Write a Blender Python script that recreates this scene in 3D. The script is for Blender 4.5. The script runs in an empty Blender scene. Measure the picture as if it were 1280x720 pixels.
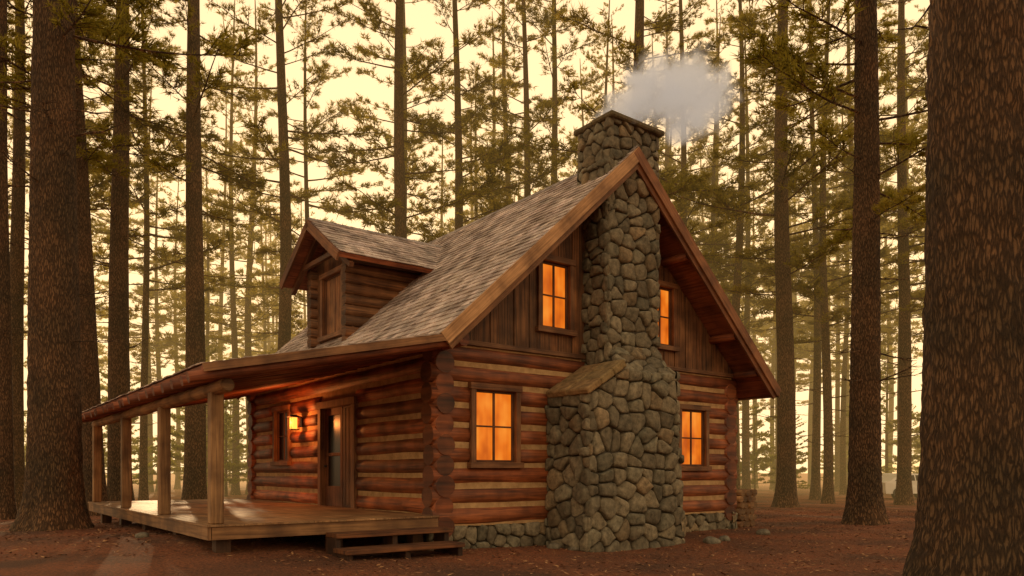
import bpy, math, random
import numpy as np
from mathutils import Vector, noise as mnoise
random.seed(7); rng=np.random.default_rng(11)
S=bpy.context.scene
COL=bpy.context.collection

# ---------------------------------------------------------------- materials
def newmat(name):
    m=bpy.data.materials.new(name); m.use_nodes=True
    nt=m.node_tree; b=nt.nodes['Principled BSDF']; o=nt.nodes['Material Output']
    return m,nt,b,o
def N(nt,t,**k):
    n=nt.nodes.new(t)
    for a,v in k.items(): setattr(n,a,v)
    return n
def ramp(nt,fac,stops):
    r=N(nt,'ShaderNodeValToRGB'); e=r.color_ramp.elements
    e[0].position=stops[0][0]; e[0].color=(*stops[0][1],1)
    e[1].position=stops[-1][0]; e[1].color=(*stops[-1][1],1)
    for p,c in stops[1:-1]:
        x=e.new(p); x.color=(*c,1)
    nt.links.new(fac,r.inputs[0]); return r
def mul(nt,a,b,mode='MULTIPLY',f=1.0):
    m=N(nt,'ShaderNodeMix',data_type='RGBA',blend_type=mode); m.inputs[0].default_value=f
    nt.links.new(a,m.inputs[6]); nt.links.new(b,m.inputs[7]); return m.outputs[2]
def wood(name,c1,c2,su=1.2,sv=22,rough=.7,bump=.4,dist=.02):
    m,nt,b,o=newmat(name)
    uv=N(nt,'ShaderNodeUVMap'); uv.uv_map='UVMap'
    mp=N(nt,'ShaderNodeMapping'); mp.inputs['Scale'].default_value=(su,sv,1)
    nt.links.new(uv.outputs[0],mp.inputs[0])
    n=N(nt,'ShaderNodeTexNoise'); n.inputs['Scale'].default_value=1; n.inputs['Detail'].default_value=6; n.inputs['Distortion'].default_value=.6
    nt.links.new(mp.outputs[0],n.inputs['Vector'])
    mid=tuple((a+b_)/2 for a,b_ in zip(c1,c2))
    r=ramp(nt,n.outputs[0],[(.3,c1),(.5,mid),(.7,c2)])
    tc=N(nt,'ShaderNodeTexCoord')
    n2=N(nt,'ShaderNodeTexNoise'); n2.inputs['Scale'].default_value=1.7; n2.inputs['Detail'].default_value=4
    nt.links.new(tc.outputs['Object'],n2.inputs['Vector'])
    r2=ramp(nt,n2.outputs[0],[(.35,(.5,.45,.42)),(.62,(1.15,1.15,1.15))])
    at=N(nt,'ShaderNodeAttribute'); at.attribute_name='col'
    c=mul(nt,r.outputs[0],at.outputs['Color']); c=mul(nt,c,r2.outputs[0])
    nt.links.new(c,b.inputs['Base Color']); b.inputs['Roughness'].default_value=rough
    bp=N(nt,'ShaderNodeBump'); bp.inputs['Strength'].default_value=bump; bp.inputs['Distance'].default_value=dist
    nt.links.new(n.outputs[0],bp.inputs['Height']); nt.links.new(bp.outputs[0],b.inputs['Normal'])
    return m
def rough_mat(name,c1,c2,scale=6,rough=.9,bump=.5,dist=.03,attr=True,detail=7):
    m,nt,b,o=newmat(name)
    tc=N(nt,'ShaderNodeTexCoord')
    n=N(nt,'ShaderNodeTexNoise'); n.inputs['Scale'].default_value=scale; n.inputs['Detail'].default_value=detail; n.inputs['Roughness'].default_value=.65
    nt.links.new(tc.outputs['Object'],n.inputs['Vector'])
    c=ramp(nt,n.outputs[0],[(.3,c1),(.7,c2)]).outputs[0]
    if attr:
        at=N(nt,'ShaderNodeAttribute'); at.attribute_name='col'; c=mul(nt,c,at.outputs['Color'])
    nt.links.new(c,b.inputs['Base Color']); b.inputs['Roughness'].default_value=rough
    bp=N(nt,'ShaderNodeBump'); bp.inputs['Strength'].default_value=bump; bp.inputs['Distance'].default_value=dist
    nt.links.new(n.outputs[0],bp.inputs['Height']); nt.links.new(bp.outputs[0],b.inputs['Normal'])
    return m
M_log=wood('log_wood',(.10,.024,.007),(.40,.112,.032),1.0,16,.6,.5)
M_trim=wood('trim_wood',(.11,.042,.016),(.30,.13,.05),1.2,30,.7,.3,.01)
M_rake=wood('rake_wood',(.27,.14,.058),(.56,.32,.155),1.2,30,.7,.3,.01)
M_board=wood('board_wood',(.065,.026,.010),(.28,.12,.044),1.0,26,.75,.5)
M_soffit=wood('soffit_wood',(.13,.030,.011),(.36,.105,.036),1.2,20,.7,.3)
M_post=wood('post_wood',(.20,.095,.036),(.46,.25,.10),1.2,22,.7,.4)
M_deck=wood('deck_wood',(.20,.10,.04),(.45,.25,.11),1.0,20,.65,.3,.01)
M_shingle=wood('shingle_wood',(.31,.235,.205),(.72,.60,.54),3,40,.75,.4,.01)
M_chink=rough_mat('chinking',(.30,.165,.07),(.58,.365,.17),5,.9,.4,.02)
M_stone=rough_mat('fieldstone',(.075,.063,.042),(.27,.225,.155),8,.9,1.0,.04)
M_mortar=rough_mat('mortar',(.035,.028,.018),(.09,.07,.047),14,.95,.6,.02)
M_slab=rough_mat('mossy_slab',(.12,.08,.03),(.36,.25,.11),7,.95,.8,.03)
M_dark,_,b,_=newmat('dark_metal'); b.inputs['Base Color'].default_value=(.02,.015,.012,1); b.inputs['Roughness'].default_value=.5

def window_mat():
    m,nt,b,o=newmat('lit_window')
    tc=N(nt,'ShaderNodeTexCoord')
    mp=N(nt,'ShaderNodeMapping'); mp.inputs['Scale'].default_value=(1.3,1.3,.9)
    nt.links.new(tc.outputs['Object'],mp.inputs[0])
    n=N(nt,'ShaderNodeTexNoise'); n.inputs['Scale'].default_value=1.6; n.inputs['Detail'].default_value=2
    nt.links.new(mp.outputs[0],n.inputs['Vector'])
    mp2=N(nt,'ShaderNodeMapping'); mp2.inputs['Scale'].default_value=(5,5,.4)
    nt.links.new(tc.outputs['Object'],mp2.inputs[0])
    n2=N(nt,'ShaderNodeTexNoise'); n2.inputs['Scale'].default_value=1.6; n2.inputs['Detail'].default_value=1
    nt.links.new(mp2.outputs[0],n2.inputs['Vector'])
    a=N(nt,'ShaderNodeMath',operation='MULTIPLY_ADD'); a.inputs[1].default_value=.25
    nt.links.new(n2.outputs[0],a.inputs[0]); nt.links.new(n.outputs[0],a.inputs[2])
    r=ramp(nt,a.outputs[0],[(.42,(.52,.085,.005)),(.62,(.84,.18,.010)),(.85,(1.0,.31,.03))])
    b.inputs['Base Color'].default_value=(.03,.012,.006,1); b.inputs['Roughness'].default_value=.25; b.inputs['Specular IOR Level'].default_value=.2
    nt.links.new(r.outputs[0],b.inputs['Emission Color']); b.inputs['Emission Strength'].default_value=.95
    return m
M_lit=window_mat()
M_glass,_,b,_=newmat('dark_glass'); b.inputs['Base Color'].default_value=(.02,.012,.008,1); b.inputs['Roughness'].default_value=.3; b.inputs['Specular IOR Level'].default_value=.2
M_lamp,_,b,_=newmat('lamp_glow'); b.inputs['Base Color'].default_value=(.3,.1,.02,1); b.inputs['Emission Color'].default_value=(1,.27,.035,1); b.inputs['Emission Strength'].default_value=3.2

def bark_mat(name,c1,c2,plate=7):
    m,nt,b,o=newmat(name)
    uv=N(nt,'ShaderNodeUVMap'); uv.uv_map='UVMap'
    mp=N(nt,'ShaderNodeMapping'); mp.inputs['Scale'].default_value=(plate*.6,plate*1.5,1)
    nt.links.new(uv.outputs[0],mp.inputs[0])
    n0=N(nt,'ShaderNodeTexNoise'); n0.inputs['Scale'].default_value=1.3; n0.inputs['Detail'].default_value=4
    nt.links.new(mp.outputs[0],n0.inputs['Vector'])
    vs=N(nt,'ShaderNodeVectorMath',operation='MULTIPLY_ADD'); vs.inputs[1].default_value=(1.2,1.2,0)
    nt.links.new(n0.outputs['Color'],vs.inputs[0]); nt.links.new(mp.outputs[0],vs.inputs[2])
    v=N(nt,'ShaderNodeTexVoronoi',feature='DISTANCE_TO_EDGE'); v.inputs['Scale'].default_value=1.1
    nt.links.new(vs.outputs[0],v.inputs['Vector'])
    r1=ramp(nt,v.outputs['Distance'],[(.0,(.0,.0,.0)),(.25,(1,1,1))])
    n=N(nt,'ShaderNodeTexNoise'); n.inputs['Scale'].default_value=2.6; n.inputs['Detail'].default_value=8; n.inputs['Roughness'].default_value=.75
    nt.links.new(mp.outputs[0],n.inputs['Vector'])
    h=N(nt,'ShaderNodeMath',operation='MULTIPLY_ADD'); h.inputs[1].default_value=.42
    nt.links.new(r1.outputs[0],h.inputs[0]); nt.links.new(n.outputs[0],h.inputs[2])
    r=ramp(nt,h.outputs[0],[(.40,tuple(x*.25 for x in c1)),(.72,c1),(1.08,c2)])
    tc=N(nt,'ShaderNodeTexCoord'); nb=N(nt,'ShaderNodeTexNoise'); nb.inputs['Scale'].default_value=.9; nb.inputs['Detail'].default_value=4
    nt.links.new(tc.outputs['Object'],nb.inputs['Vector']); r3=ramp(nt,nb.outputs[0],[(.35,(.65,.7,.65)),(.65,(1.2,1.1,1.0))])
    nt.links.new(mul(nt,r.outputs[0],r3.outputs[0]),b.inputs['Base Color']); b.inputs['Roughness'].default_value=.95
    bp=N(nt,'ShaderNodeBump'); bp.inputs['Strength'].default_value=1; bp.inputs['Distance'].default_value=.07
    nt.links.new(h.outputs[0],bp.inputs['Height']); nt.links.new(bp.outputs[0],b.inputs['Normal'])
    return m
M_bark=bark_mat('pine_bark',(.12,.062,.026),(.34,.19,.09),9)
def leaf_mat(name,dark,light,tr):
    m,nt,b,o=newmat(name); nt.nodes.remove(b)
    at=N(nt,'ShaderNodeAttribute'); at.attribute_name='tint'
    r=ramp(nt,at.outputs['Fac'],[(0,dark),(.7,light),(1,(.16,.085,.03))])
    d=N(nt,'ShaderNodeBsdfDiffuse'); nt.links.new(r.outputs[0],d.inputs['Color'])
    t=N(nt,'ShaderNodeBsdfTranslucent'); r2=ramp(nt,at.outputs['Fac'],[(0,tuple(x*.7 for x in tr)),(1,tr)])
    nt.links.new(r2.outputs[0],t.inputs[0])
    mx=N(nt,'ShaderNodeMixShader'); mx.inputs[0].default_value=.55
    nt.links.new(d.outputs[0],mx.inputs[1]); nt.links.new(t.outputs[0],mx.inputs[2]); nt.links.new(mx.outputs[0],o.inputs[0])
    return m
M_needle=leaf_mat('pine_needles',(.07,.072,.010),(.17,.15,.022),(.56,.43,.06))
M_young=leaf_mat('understory_leaves',(.08,.088,.012),(.17,.165,.028),(.52,.48,.08))

# ---------------------------------------------------------------- mesh builder
class MB:
    def __init__(s): s.v=[];s.f=[];s.uv=[];s.c=[];s.sm=[]
    def face(s,idx,uvs,col,sm=False):
        s.f.append(idx); s.uv.append(uvs); s.c.append(col); s.sm.append(sm)
    def box8(s,P,col=(1,1,1),uo=None):
        P=[Vector(p) for p in P]
        nrm=(P[1]-P[0]).cross(P[2]-P[1])
        if nrm.dot(P[4]-P[0])<0: P=[P[0],P[3],P[2],P[1],P[4],P[7],P[6],P[5]]
        o=len(s.v); s.v+= [tuple(p) for p in P]
        if uo is None: uo=random.random()*50
        L=(P[4]-P[0]).length
        acc=0
        for i in range(4):
            j=(i+1)%4; w=(P[j]-P[i]).length
            s.face((o+i,o+j,o+4+j,o+4+i),[(uo,acc),(uo,acc+w),(uo+L,acc+w),(uo+L,acc)],col); acc+=w
        w=(P[1]-P[0]).length; h=(P[2]-P[1]).length
        q=[(uo,0),(uo,w),(uo+h*.2,w),(uo+h*.2,0)]
        s.face((o+3,o+2,o+1,o),q,col); s.face((o+4,o+5,o+6,o+7),q,col)
    def beam(s,p0,p1,w,h,up=(0,0,1),col=(1,1,1)):
        p0=Vector(p0);p1=Vector(p1);d=(p1-p0).normalized();up=Vector(up)
        sd=d.cross(up).normalized(); u=sd.cross(d).normalized()
        r=[(-w/2,-h/2),(w/2,-h/2),(w/2,h/2),(-w/2,h/2)]
        s.box8([p0+sd*a+u*b for a,b in r]+[p1+sd*a+u*b for a,b in r],col)
    def box(s,a,b,col=(1,1,1)):
        x0,y0,z0=a;x1,y1,z1=b
        L=[x1-x0,y1-y0,z1-z0]; k=L.index(max(L))
        if k==0: P=[(x0,y0,z0),(x0,y1,z0),(x0,y1,z1),(x0,y0,z1)]; Q=[(x1,)+p[1:] for p in P]
        elif k==1: P=[(x1,y0,z0),(x0,y0,z0),(x0,y0,z1),(x1,y0,z1)]; Q=[(p[0],y1,p[2]) for p in P]
        else: P=[(x0,y0,z0),(x1,y0,z0),(x1,y1,z0),(x0,y1,z0)]; Q=[(p[0],p[1],z1) for p in P]
        s.box8(P+Q,col)
    def log(s,p0,p1,r,n=16,col=(1,1,1),taper=1.0,wob=.012,flat=1.0):
        p0=Vector(p0);p1=Vector(p1);D=p1-p0;L=D.length;d=D/L
        up=Vector((0,0,1)) if abs(d.z)<.9 else Vector((1,0,0))
        sd=d.cross(up).normalized(); u=sd.cross(d).normalized()
        seg=max(2,int(L/.45)); o=len(s.v); uo=random.random()*60; sx=random.random()*100
        for i in range(seg+1):
            t=i/seg; c=p0+D*t+sd*(mnoise.noise((sx,t*L*.6,0))*wob)+u*(mnoise.noise((sx,t*L*.6,9))*wob)
            for j in range(n):
                a=2*math.pi*j/n; rr=r*(1+(taper-1)*t)*(1+.07*mnoise.noise((sx+math.cos(a),math.sin(a),t*L*.8)))
                s.v.append(tuple(c+sd*(math.cos(a)*rr*flat)+u*(math.sin(a)*rr)))
        for i in range(seg):
            for j in range(n):
                k=(j+1)%n
                v0=j/n*2*math.pi*r; v1=(j+1)/n*2*math.pi*r; u0=uo+i/seg*L; u1=uo+(i+1)/seg*L
                s.face((o+i*n+j,o+(i+1)*n+j,o+(i+1)*n+k,o+i*n+k),[(u0,v0),(u1,v0),(u1,v1),(u0,v1)],col,True)
        ce=tuple(min(1.6,x*.6) for x in col)
        for base,rev in ((o,False),(o+seg*n,True)):
            idx=[base+j for j in range(n)]
            uvs=[(uo+math.cos(2*math.pi*j/n)*.1,math.sin(2*math.pi*j/n)*.1) for j in range(n)]
            if rev: idx=idx[::-1];uvs=uvs[::-1]
            s.face(tuple(idx),uvs,ce)
    def obj(s,name,mat,parent=None,bevel=0):
        me=bpy.data.meshes.new(name); me.from_pydata(s.v,[],s.f)
        ul=me.uv_layers.new(name='UVMap')
        ul.data.foreach_set('uv',[x for q in s.uv for p in q for x in p])
        ca=me.attributes.new('col','FLOAT_COLOR','CORNER')
        buf=[]
        for q,c in zip(s.uv,s.c):
            buf+= [c[0],c[1],c[2],1.0]*len(q)
        ca.data.foreach_set('color',buf)
        me.polygons.foreach_set('use_smooth',s.sm)
        me.materials.append(mat); me.update()
        ob=bpy.data.objects.new(name,me); COL.objects.link(ob)
        if parent: ob.parent=parent
        if bevel:
            bm=ob.modifiers.new('bevel','BEVEL'); bm.width=bevel; bm.segments=1; bm.limit_method='ANGLE'
        return ob
def vcol(a=.25,w=0.0):
    k=1+random.uniform(-a,a); h=random.uniform(-.06,.06)+w
    return (k*(1+h),k,k*(1-h))
def empty(name,loc=(0,0,0),rot=0):
    e=bpy.data.objects.new(name,None); COL.objects.link(e); e.location=loc; e.rotation_euler=(0,0,rot); e.empty_display_size=.5; return e

# ---------------------------------------------------------------- stones (voronoi cells)
def clip(poly,nx,ny,c):
    out=[]
    for i in range(len(poly)):
        a=poly[i];b=poly[(i+1)%len(poly)]
        da=a[0]*nx+a[1]*ny-c; db=b[0]*nx+b[1]*ny-c
        if da<=0: out.append(a)
        if da*db<0:
            t=da/(da-db); out.append((a[0]+(b[0]-a[0])*t,a[1]+(b[1]-a[1])*t))
    return out
def chaikin(p):
    o=[]
    for i in range(len(p)):
        a=p[i];b=p[(i+1)%len(p)]
        o.append((a[0]*.82+b[0]*.18,a[1]*.82+b[1]*.18)); o.append((a[0]*.18+b[0]*.82,a[1]*.18+b[1]*.82))
    return o
def stones(mb,poly,frame,size=.3,depth=.1,gap=.018):
    xs=[p[0] for p in poly];ys=[p[1] for p in poly]
    pts=[]
    y=min(ys)-size; row=0
    while y<max(ys)+size:
        x=min(xs)-size+(row%2)*size*.5
        hh=size*random.uniform(.6,1.1)
        while x<max(xs)+size:
            w=size*random.uniform(.7,1.8)
            pts.append((x+w/2+random.uniform(-.12,.12)*size,y+random.uniform(-.34,.34)*size)); x+=w
        y+=hh; row+=1
    area=sum(poly[i][0]*poly[(i+1)%len(poly)][1]-poly[(i+1)%len(poly)][0]*poly[i][1] for i in range(len(poly)))
    if area<0: poly=poly[::-1]
    for p in pts:
        c=[(p[0]-size*2,p[1]-size*2),(p[0]+size*2,p[1]-size*2),(p[0]+size*2,p[1]+size*2),(p[0]-size*2,p[1]+size*2)]
        for q in pts:
            if q is p: continue
            dx=q[0]-p[0];dy=q[1]-p[1];d=math.hypot(dx,dy)
            if d>size*3.5 or d<1e-6: continue
            dx/=d;dy/=d
            c=clip(c,dx,dy,p[0]*dx+p[1]*dy+d/2-gap/2)
            if len(c)<3: break
        if len(c)<3: continue
        for i in range(len(poly)):
            a=poly[i];b=poly[(i+1)%len(poly)]
            ex=b[0]-a[0];ey=b[1]-a[1];l=math.hypot(ex,ey)
            nx=ey/l;ny=-ex/l
            c=clip(c,nx,ny,a[0]*nx+a[1]*ny+.03)
            if len(c)<3: break
        if len(c)<3: continue
        A=abs(sum(c[i][0]*c[(i+1)%len(c)][1]-c[(i+1)%len(c)][0]*c[i][1] for i in range(len(c))))/2
        if A<.006: continue
        c=chaikin(chaikin(c)); 
        cx=sum(q[0] for q in c)/len(c); cy=sum(q[1] for q in c)/len(c)
        D=depth*random.uniform(.5,1.4); tx=random.uniform(-.16,.16);ty=random.uniform(-.16,.16)
        k=random.random(); g=random.uniform(.65,1.4)
        if k<.12: col=(g*1.14,g*.98,g*.8)
        elif k<.3: col=(g*.93,g*.95,g*.9)
        else: col=(g,g*.97,g*.9)
        rings=[(1.0,-.03),(.985,D*.45),(.92,D*.85),(.72,D*1.02)]
        o=len(mb.v); n=len(c); sd=random.random()*90
        for sc,h in rings:
            for q in c:
                a=cx+(q[0]-cx)*sc;b=cy+(q[1]-cy)*sc
                hh=h+((a-cx)*tx+(b-cy)*ty if h>0 else 0)+(mnoise.noise((a*7+sd,b*7,0))*.03 if h>0 else 0)
                mb.v.append(frame(a,b,hh))
        mb.v.append(frame(cx,cy,D*1.04))
        for r in range(len(rings)-1):
            for i in range(n):
                j=(i+1)%n
                mb.face((o+r*n+i,o+r*n+j,o+(r+1)*n+j,o+(r+1)*n+i),[(0,0)]*4,col,True)
        ce=o+len(rings)*n; b_=o+(len(rings)-1)*n
        for i in range(n): mb.face((b_+i,b_+(i+1)%n,ce),[(0,0)]*3,col,True)

# ---------------------------------------------------------------- CABIN
C0=(-1.49,14.7,0.0); ROT=math.atan2(.609,.793)
cabin=empty('log_cabin',C0,ROT)
W=9.6; LEN=11.0; RS=.917; ZR=8.45; CX=4.8; HL=3.69
zr=lambda x: ZR-RS*abs(x-CX)
Fg=lambda a,o,z:(a,-o,z)
Fs=lambda a,o,z:(-o,a,z)
Fb=lambda a,o,z:(a,LEN+o,z)
Fr=lambda a,o,z:(W+o,a,z)
g_open=[(.82,2.09,1.25,2.80),(7.2,8.42,1.2,2.72)]
gu_open=[(2.58,3.62,4.22,5.74),(6.08,7.12,4.22,5.74)]
s_open=[(3.55,5.65,.2,2.75),(7.65,8.9,1.35,2.85)]
logs=MB(); chink=MB()
def logwall(F,a0,a1,zs,opens,ext=.06):
    for z in zs:
        segs=[(a0-ext-random.uniform(0,.05),a1+ext+random.uniform(0,.05))]
        for (o0,o1,z0,z1) in opens:
            if z+.12>z0 and z-.12<z1:
                ns=[]
                for s0,s1 in segs:
                    if s1<=o0 or s0>=o1: ns.append((s0,s1))
                    else:
                        if s0<o0: ns.append((s0,o0+.02))
                        if s1>o1: ns.append((o1-.02,s1))
                segs=ns
        col=vcol(.32)
        for s0,s1 in segs: logs.log(F(s0,-.2,z),F(s1,-.2,z),.212*random.uniform(.96,1.03),18,col)
def rects(x0,x1,z0,z1,opens):
    xs=sorted({x0,x1,*[o[0] for o in opens],*[o[1] for o in opens]})
    out=[]
    for i in range(len(xs)-1):
        a,b=xs[i],xs[i+1]; cur=z0
        for o in sorted([o for o in opens if o[0]<=a and o[1]>=b],key=lambda q:q[2]):
            if o[2]>cur: out.append((a,b,cur,o[2]))
            cur=o[3]
        if cur<z1: out.append((a,b,cur,z1))
    return out
gz_=[.205+.41*k for k in range(9)]; sz_=[.41*k+.0 for k in range(10)]
logwall(Fg,0,W,gz_,g_open); logwall(Fb,0,W,gz_,[])
logwall(Fs,0,LEN,sz_,s_open,.0); logwall(Fr,0,LEN,sz_[:9],[],.0)
for F,L,op in ((Fg,W,g_open),(Fb,W,[]),(Fs,LEN,s_open),(Fr,LEN,[])):
    for (a,b,c,d) in rects(.1,L-.1,0,HL,op):
        oo=-.056
        chink.box8([F(a,-.3,c),F(a,oo,c),F(a,oo,d),F(a,-.3,d),F(b,-.3,c),F(b,oo,c),F(b,oo,d),F(b,-.3,d)],(1,1,1))
logs.obj('log_walls',M_log,cabin); chink.obj('chinking',M_chink,cabin)
bd=MB()
def gableboards(F,opens):
    xs=sorted([o[0] for o in opens]+[o[1] for o in opens]+[.1,W-.1,CX]); allx=[]
    for i in range(len(xs)-1):
        n=max(1,round((xs[i+1]-xs[i])/.21))
        allx+= [xs[i]+(xs[i+1]-xs[i])*k/n for k in range(n)]
    allx.append(xs[-1])
    for i in range(len(allx)-1):
        a,b=allx[i]+.004,allx[i+1]-.004
        spans=[(HL-.02,None)]
        for o in opens:
            if a>=o[0]-.01 and b<=o[1]+.01: spans=[(HL-.02,o[2]),(o[3],None)]
        col=vcol(.35); th=random.uniform(-.05,-.015)
        for z0,z1 in spans:
            za=(zr(a)-.3) if z1 is None else z1; zb=(zr(b)-.3) if z1 is None else z1
            if max(za,zb)<=z0: continue
            za=max(za,z0+.001); zb=max(zb,z0+.001)
            bd.box8([F(a,-.1,z0),F(b,-.1,z0),F(b,th,z0),F(a,th,z0),F(a,-.1,za),F(b,-.1,zb),F(b,th,zb),F(a,th,za)],col)
gableboards(Fg,gu_open); gableboards(Fb,[])
bd.obj('gable_boards',M_board,cabin)
tr=MB()
tr.box((-.1,-.03,HL-.02),(W+.1,.1,HL+.08),vcol(.1))
panes=MB(); dpanes=MB(); 
def win(F,o,lit=True,cols=2,rows=2,cas=.12,out=.045,mb=tr):
    a0,a1,z0,z1=o
    def bx(a,b,c,d,oi,oo,col=None):
        if (b-a)>(d-c): 
            P=[F(a,oi,c),F(a,oo,c),F(a,oo,d),F(a,oi,d)]; Q=[F(b,oi,c),F(b,oo,c),F(b,oo,d),F(b,oi,d)]
        else:
            P=[F(a,oi,c),F(b,oi,c),F(b,oo,c),F(a,oo,c)]; Q=[F(a,oi,d),F(b,oi,d),F(b,oo,d),F(a,oo,d)]
        mb.box8(P+Q,col or vcol(.12))
    bx(a0,a0+cas,z0,z1,-.24,out); bx(a1-cas,a1,z0,z1,-.24,out)
    bx(a0-.03,a1+.03,z1-.01,z1+.12,-.24,out+.02); bx(a0-.05,a1+.05,z0-.07,z0+.05,-.24,out+.05)
    i0,i1,j0,j1=a0+cas,a1-cas,z0+.05,z1-.01
    t=.05
    dk=(.6,.5,.42)
    bx(i0,i0+t,j0,j1,-.1,-.05,dk); bx(i1-t,i1,j0,j1,-.1,-.05,dk); bx(i0+t,i1-t,j0,j0+t,-.1,-.05,dk); bx(i0+t,i1-t,j1-t,j1,-.1,-.05,dk)
    for k in range(1,cols):
        x=i0+(i1-i0)*k/cols; bx(x-.026,x+.026,j0+t,j1-t,-.095,-.06,dk)
    for k in range(1,rows):
        z=j0+(j1-j0)*k/rows; bx(i0+t,i1-t,z-.018,z+.018,-.092,-.064,dk)
    pm=panes if lit else dpanes
    pm.box8([F(i0,-.14,j0),F(i1,-.14,j0),F(i1,-.12,j0),F(i0,-.12,j0),F(i0,-.14,j1),F(i1,-.14,j1),F(i1,-.12,j1),F(i0,-.12,j1)])
for o in g_open+gu_open: win(Fg,o,True,2,2)
win(Fs,s_open[1],False,2,2)
F=Fs
def fbox(mb,F,a,b,c,d,oi,oo,col):
    mb.box8([F(a,oi,c),F(b,oi,c),F(b,oo,c),F(a,oo,c),F(a,oi,d),F(b,oi,d),F(b,oo,d),F(a,oo,d)],col)
fbox(tr,F,3.55,3.72,.24,2.7,-.24,.05,vcol(.1)); fbox(tr,F,5.48,5.65,.24,2.7,-.24,.05,vcol(.1)); fbox(tr,F,3.5,5.7,2.7,2.87,-.24,.07,vcol(.1))
door=MB()
fbox(door,F,3.72,4.45,.24,2.7,-.14,-.1,(.6,.5,.45)); 
for a,b,c,d in ((4.47,4.6,.24,2.7),(5.34,5.48,.24,2.7),(4.6,5.34,.24,.75),(4.6,5.34,2.52,2.7),(4.6,5.34,1.5,1.58)):
    fbox(door,F,a,b,c,d,-.14,-.09,(.8,.65,.55))
for k in range(4): fbox(door,F,3.74+k*.18,3.74+k*.18+.15,.3,2.65,-.1,-.085,tuple(.75*x for x in vcol(.2)))
fbox(dpanes,F,4.6,5.34,.75,2.52,-.14,-.125,(1,1,1))
door.obj('door',M_trim,cabin,.006)
kn=MB(); kn.log(F(5.4,-.09,1.25),F(5.4,-.03,1.25),.03,10); kn.obj('door_knob',M_dark,cabin)
panes.obj('lit_window_panes',M_lit,cabin)
rf=MB()
Y0=-.85; Y1=LEN+.6; th=.16
def slab(xa,za,xb,zb,y0,y1,t,mb=rf,col=(1,1,1)):
    d=Vector((xb-xa,0,zb-za)).normalized(); n=Vector((-d.z,0,d.x)); 
    if n.z<0:n=-n
    A=Vector((xa,0,za));B=Vector((xb,0,zb));
    P=[A,B,B-n*t,A-n*t]
    mb.box8([Vector((p.x,y0,p.z)) for p in P]+[Vector((p.x,y1,p.z)) for p in P],col)
XL=-.42; XR=10.37; DZ=-.03
slab(XL,zr(XL)+DZ,CX,ZR+DZ,Y0,Y1,th); slab(XR,zr(XR)+DZ,CX,ZR+DZ,Y0,Y1,th)
PX=-4.6; PZ=2.74
slab(XL+.1,zr(XL)+DZ-.01,PX,PZ+DZ,Y0,Y1+.2,.07)
rf.obj('roof_deck',M_soffit,cabin)
rk=MB()
def rake(xa,za,xb,zb,y,h=.28,t=.05,drop=.0,mb=rk,col=None):
    d=Vector((xb-xa,0,zb-za)).normalized(); n=Vector((-d.z,0,d.x))
    if n.z<0:n=-n
    c=-n*(h/2+drop)
    mb.beam(Vector((xa,y,za))+c,Vector((xb,y,zb))+c,t,h,n,col or vcol(.08))
for y in (Y0-.03,Y1+.03):
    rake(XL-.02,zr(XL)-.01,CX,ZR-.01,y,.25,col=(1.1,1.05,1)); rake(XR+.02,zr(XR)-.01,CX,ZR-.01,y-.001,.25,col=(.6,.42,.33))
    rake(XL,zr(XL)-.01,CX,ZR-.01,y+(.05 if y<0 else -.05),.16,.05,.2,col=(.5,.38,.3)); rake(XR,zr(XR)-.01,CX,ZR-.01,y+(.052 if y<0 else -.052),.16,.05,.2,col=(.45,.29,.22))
rake(XL+.1,zr(XL)-.01,PX-.02,PZ-.01,Y0-.025,.13,col=(.6,.5,.42)); rake(XL+.1,zr(XL)-.01,PX-.02,PZ-.01,Y1+.225,.13,col=(.6,.5,.42))
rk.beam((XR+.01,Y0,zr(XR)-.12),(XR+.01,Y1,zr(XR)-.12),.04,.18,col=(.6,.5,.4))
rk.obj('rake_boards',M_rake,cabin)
pu=MB()
for x in (1.0,2.9,6.7,8.6,9.55):
    z=zr(x)-.36; pu.log((x,Y0+.1,z),(x,.2,z),.1,12,vcol(.2))
pu.log((.12,Y0+.05,HL-.08),(.12,Y1-.1,HL-.08),.13,14,vcol(.1))
sl=(zr(XL)-PZ)/(XL-PX)
y=-.72
while y<Y1+.2:
    x0=.1; x1=PX-.12-random.uniform(0,.08); f=lambda x: PZ+sl*(x-PX)-.07-.03-.085
    pu.log((x0,y,f(x0)),(x1,y,f(x1)),.085,10,vcol(.25)); y+=.62
pu.obj('rafter_logs',M_soffit,cabin)
hb=MB()
PXP=-4.15
zh=PZ+sl*(PXP-PX)-.07-.2-.1
hb.log((PXP,-.55,zh),(PXP,LEN+.75,zh),.11,16,(.95,.9,.85),1,.02)
for yy in (.1,3.6,7.4,11.5):
    w=.105
    hb.box((PXP-w,yy-w,.25),(PXP+w,yy+w,zh-.07),tuple(.8*x for x in vcol(.12)))
hb.obj('porch_posts',M_post,cabin,.02)
dk=MB(); x=-4.35
while x<.0:
    dk.box((x,-.12,.215),(min(x+.145,.0),LEN+.75,.25),vcol(.18)); x+=.15
dk.box((-4.33,-.08,.0),(-4.27,LEN+.7,.212),(.7,.65,.6)); dk.box((-4.26,-.085,.0),(-.0,-.02,.212),(.75,.68,.6)); dk.box((-4.26,LEN+.63,0),(0,LEN+.69,.212),(.7,.6,.5))
for yy in (.3,2.9,5.6,8.3,11): 
    for xx in (-4.0,-2.,-.3): dk.box((xx-.12,yy-.12,-.6),(xx+.12,yy+.12,.0),(.3,.23,.18))
dk.obj('porch_deck',M_deck,cabin,.004)
st=MB()
st.box((-2.35,-.62,-.04),(.0,-.14,.04),(.9,.75,.6)); st.box((-2.4,-1.1,-.28),(-.05,-.56,-.2),(.9,.75,.6))
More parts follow.
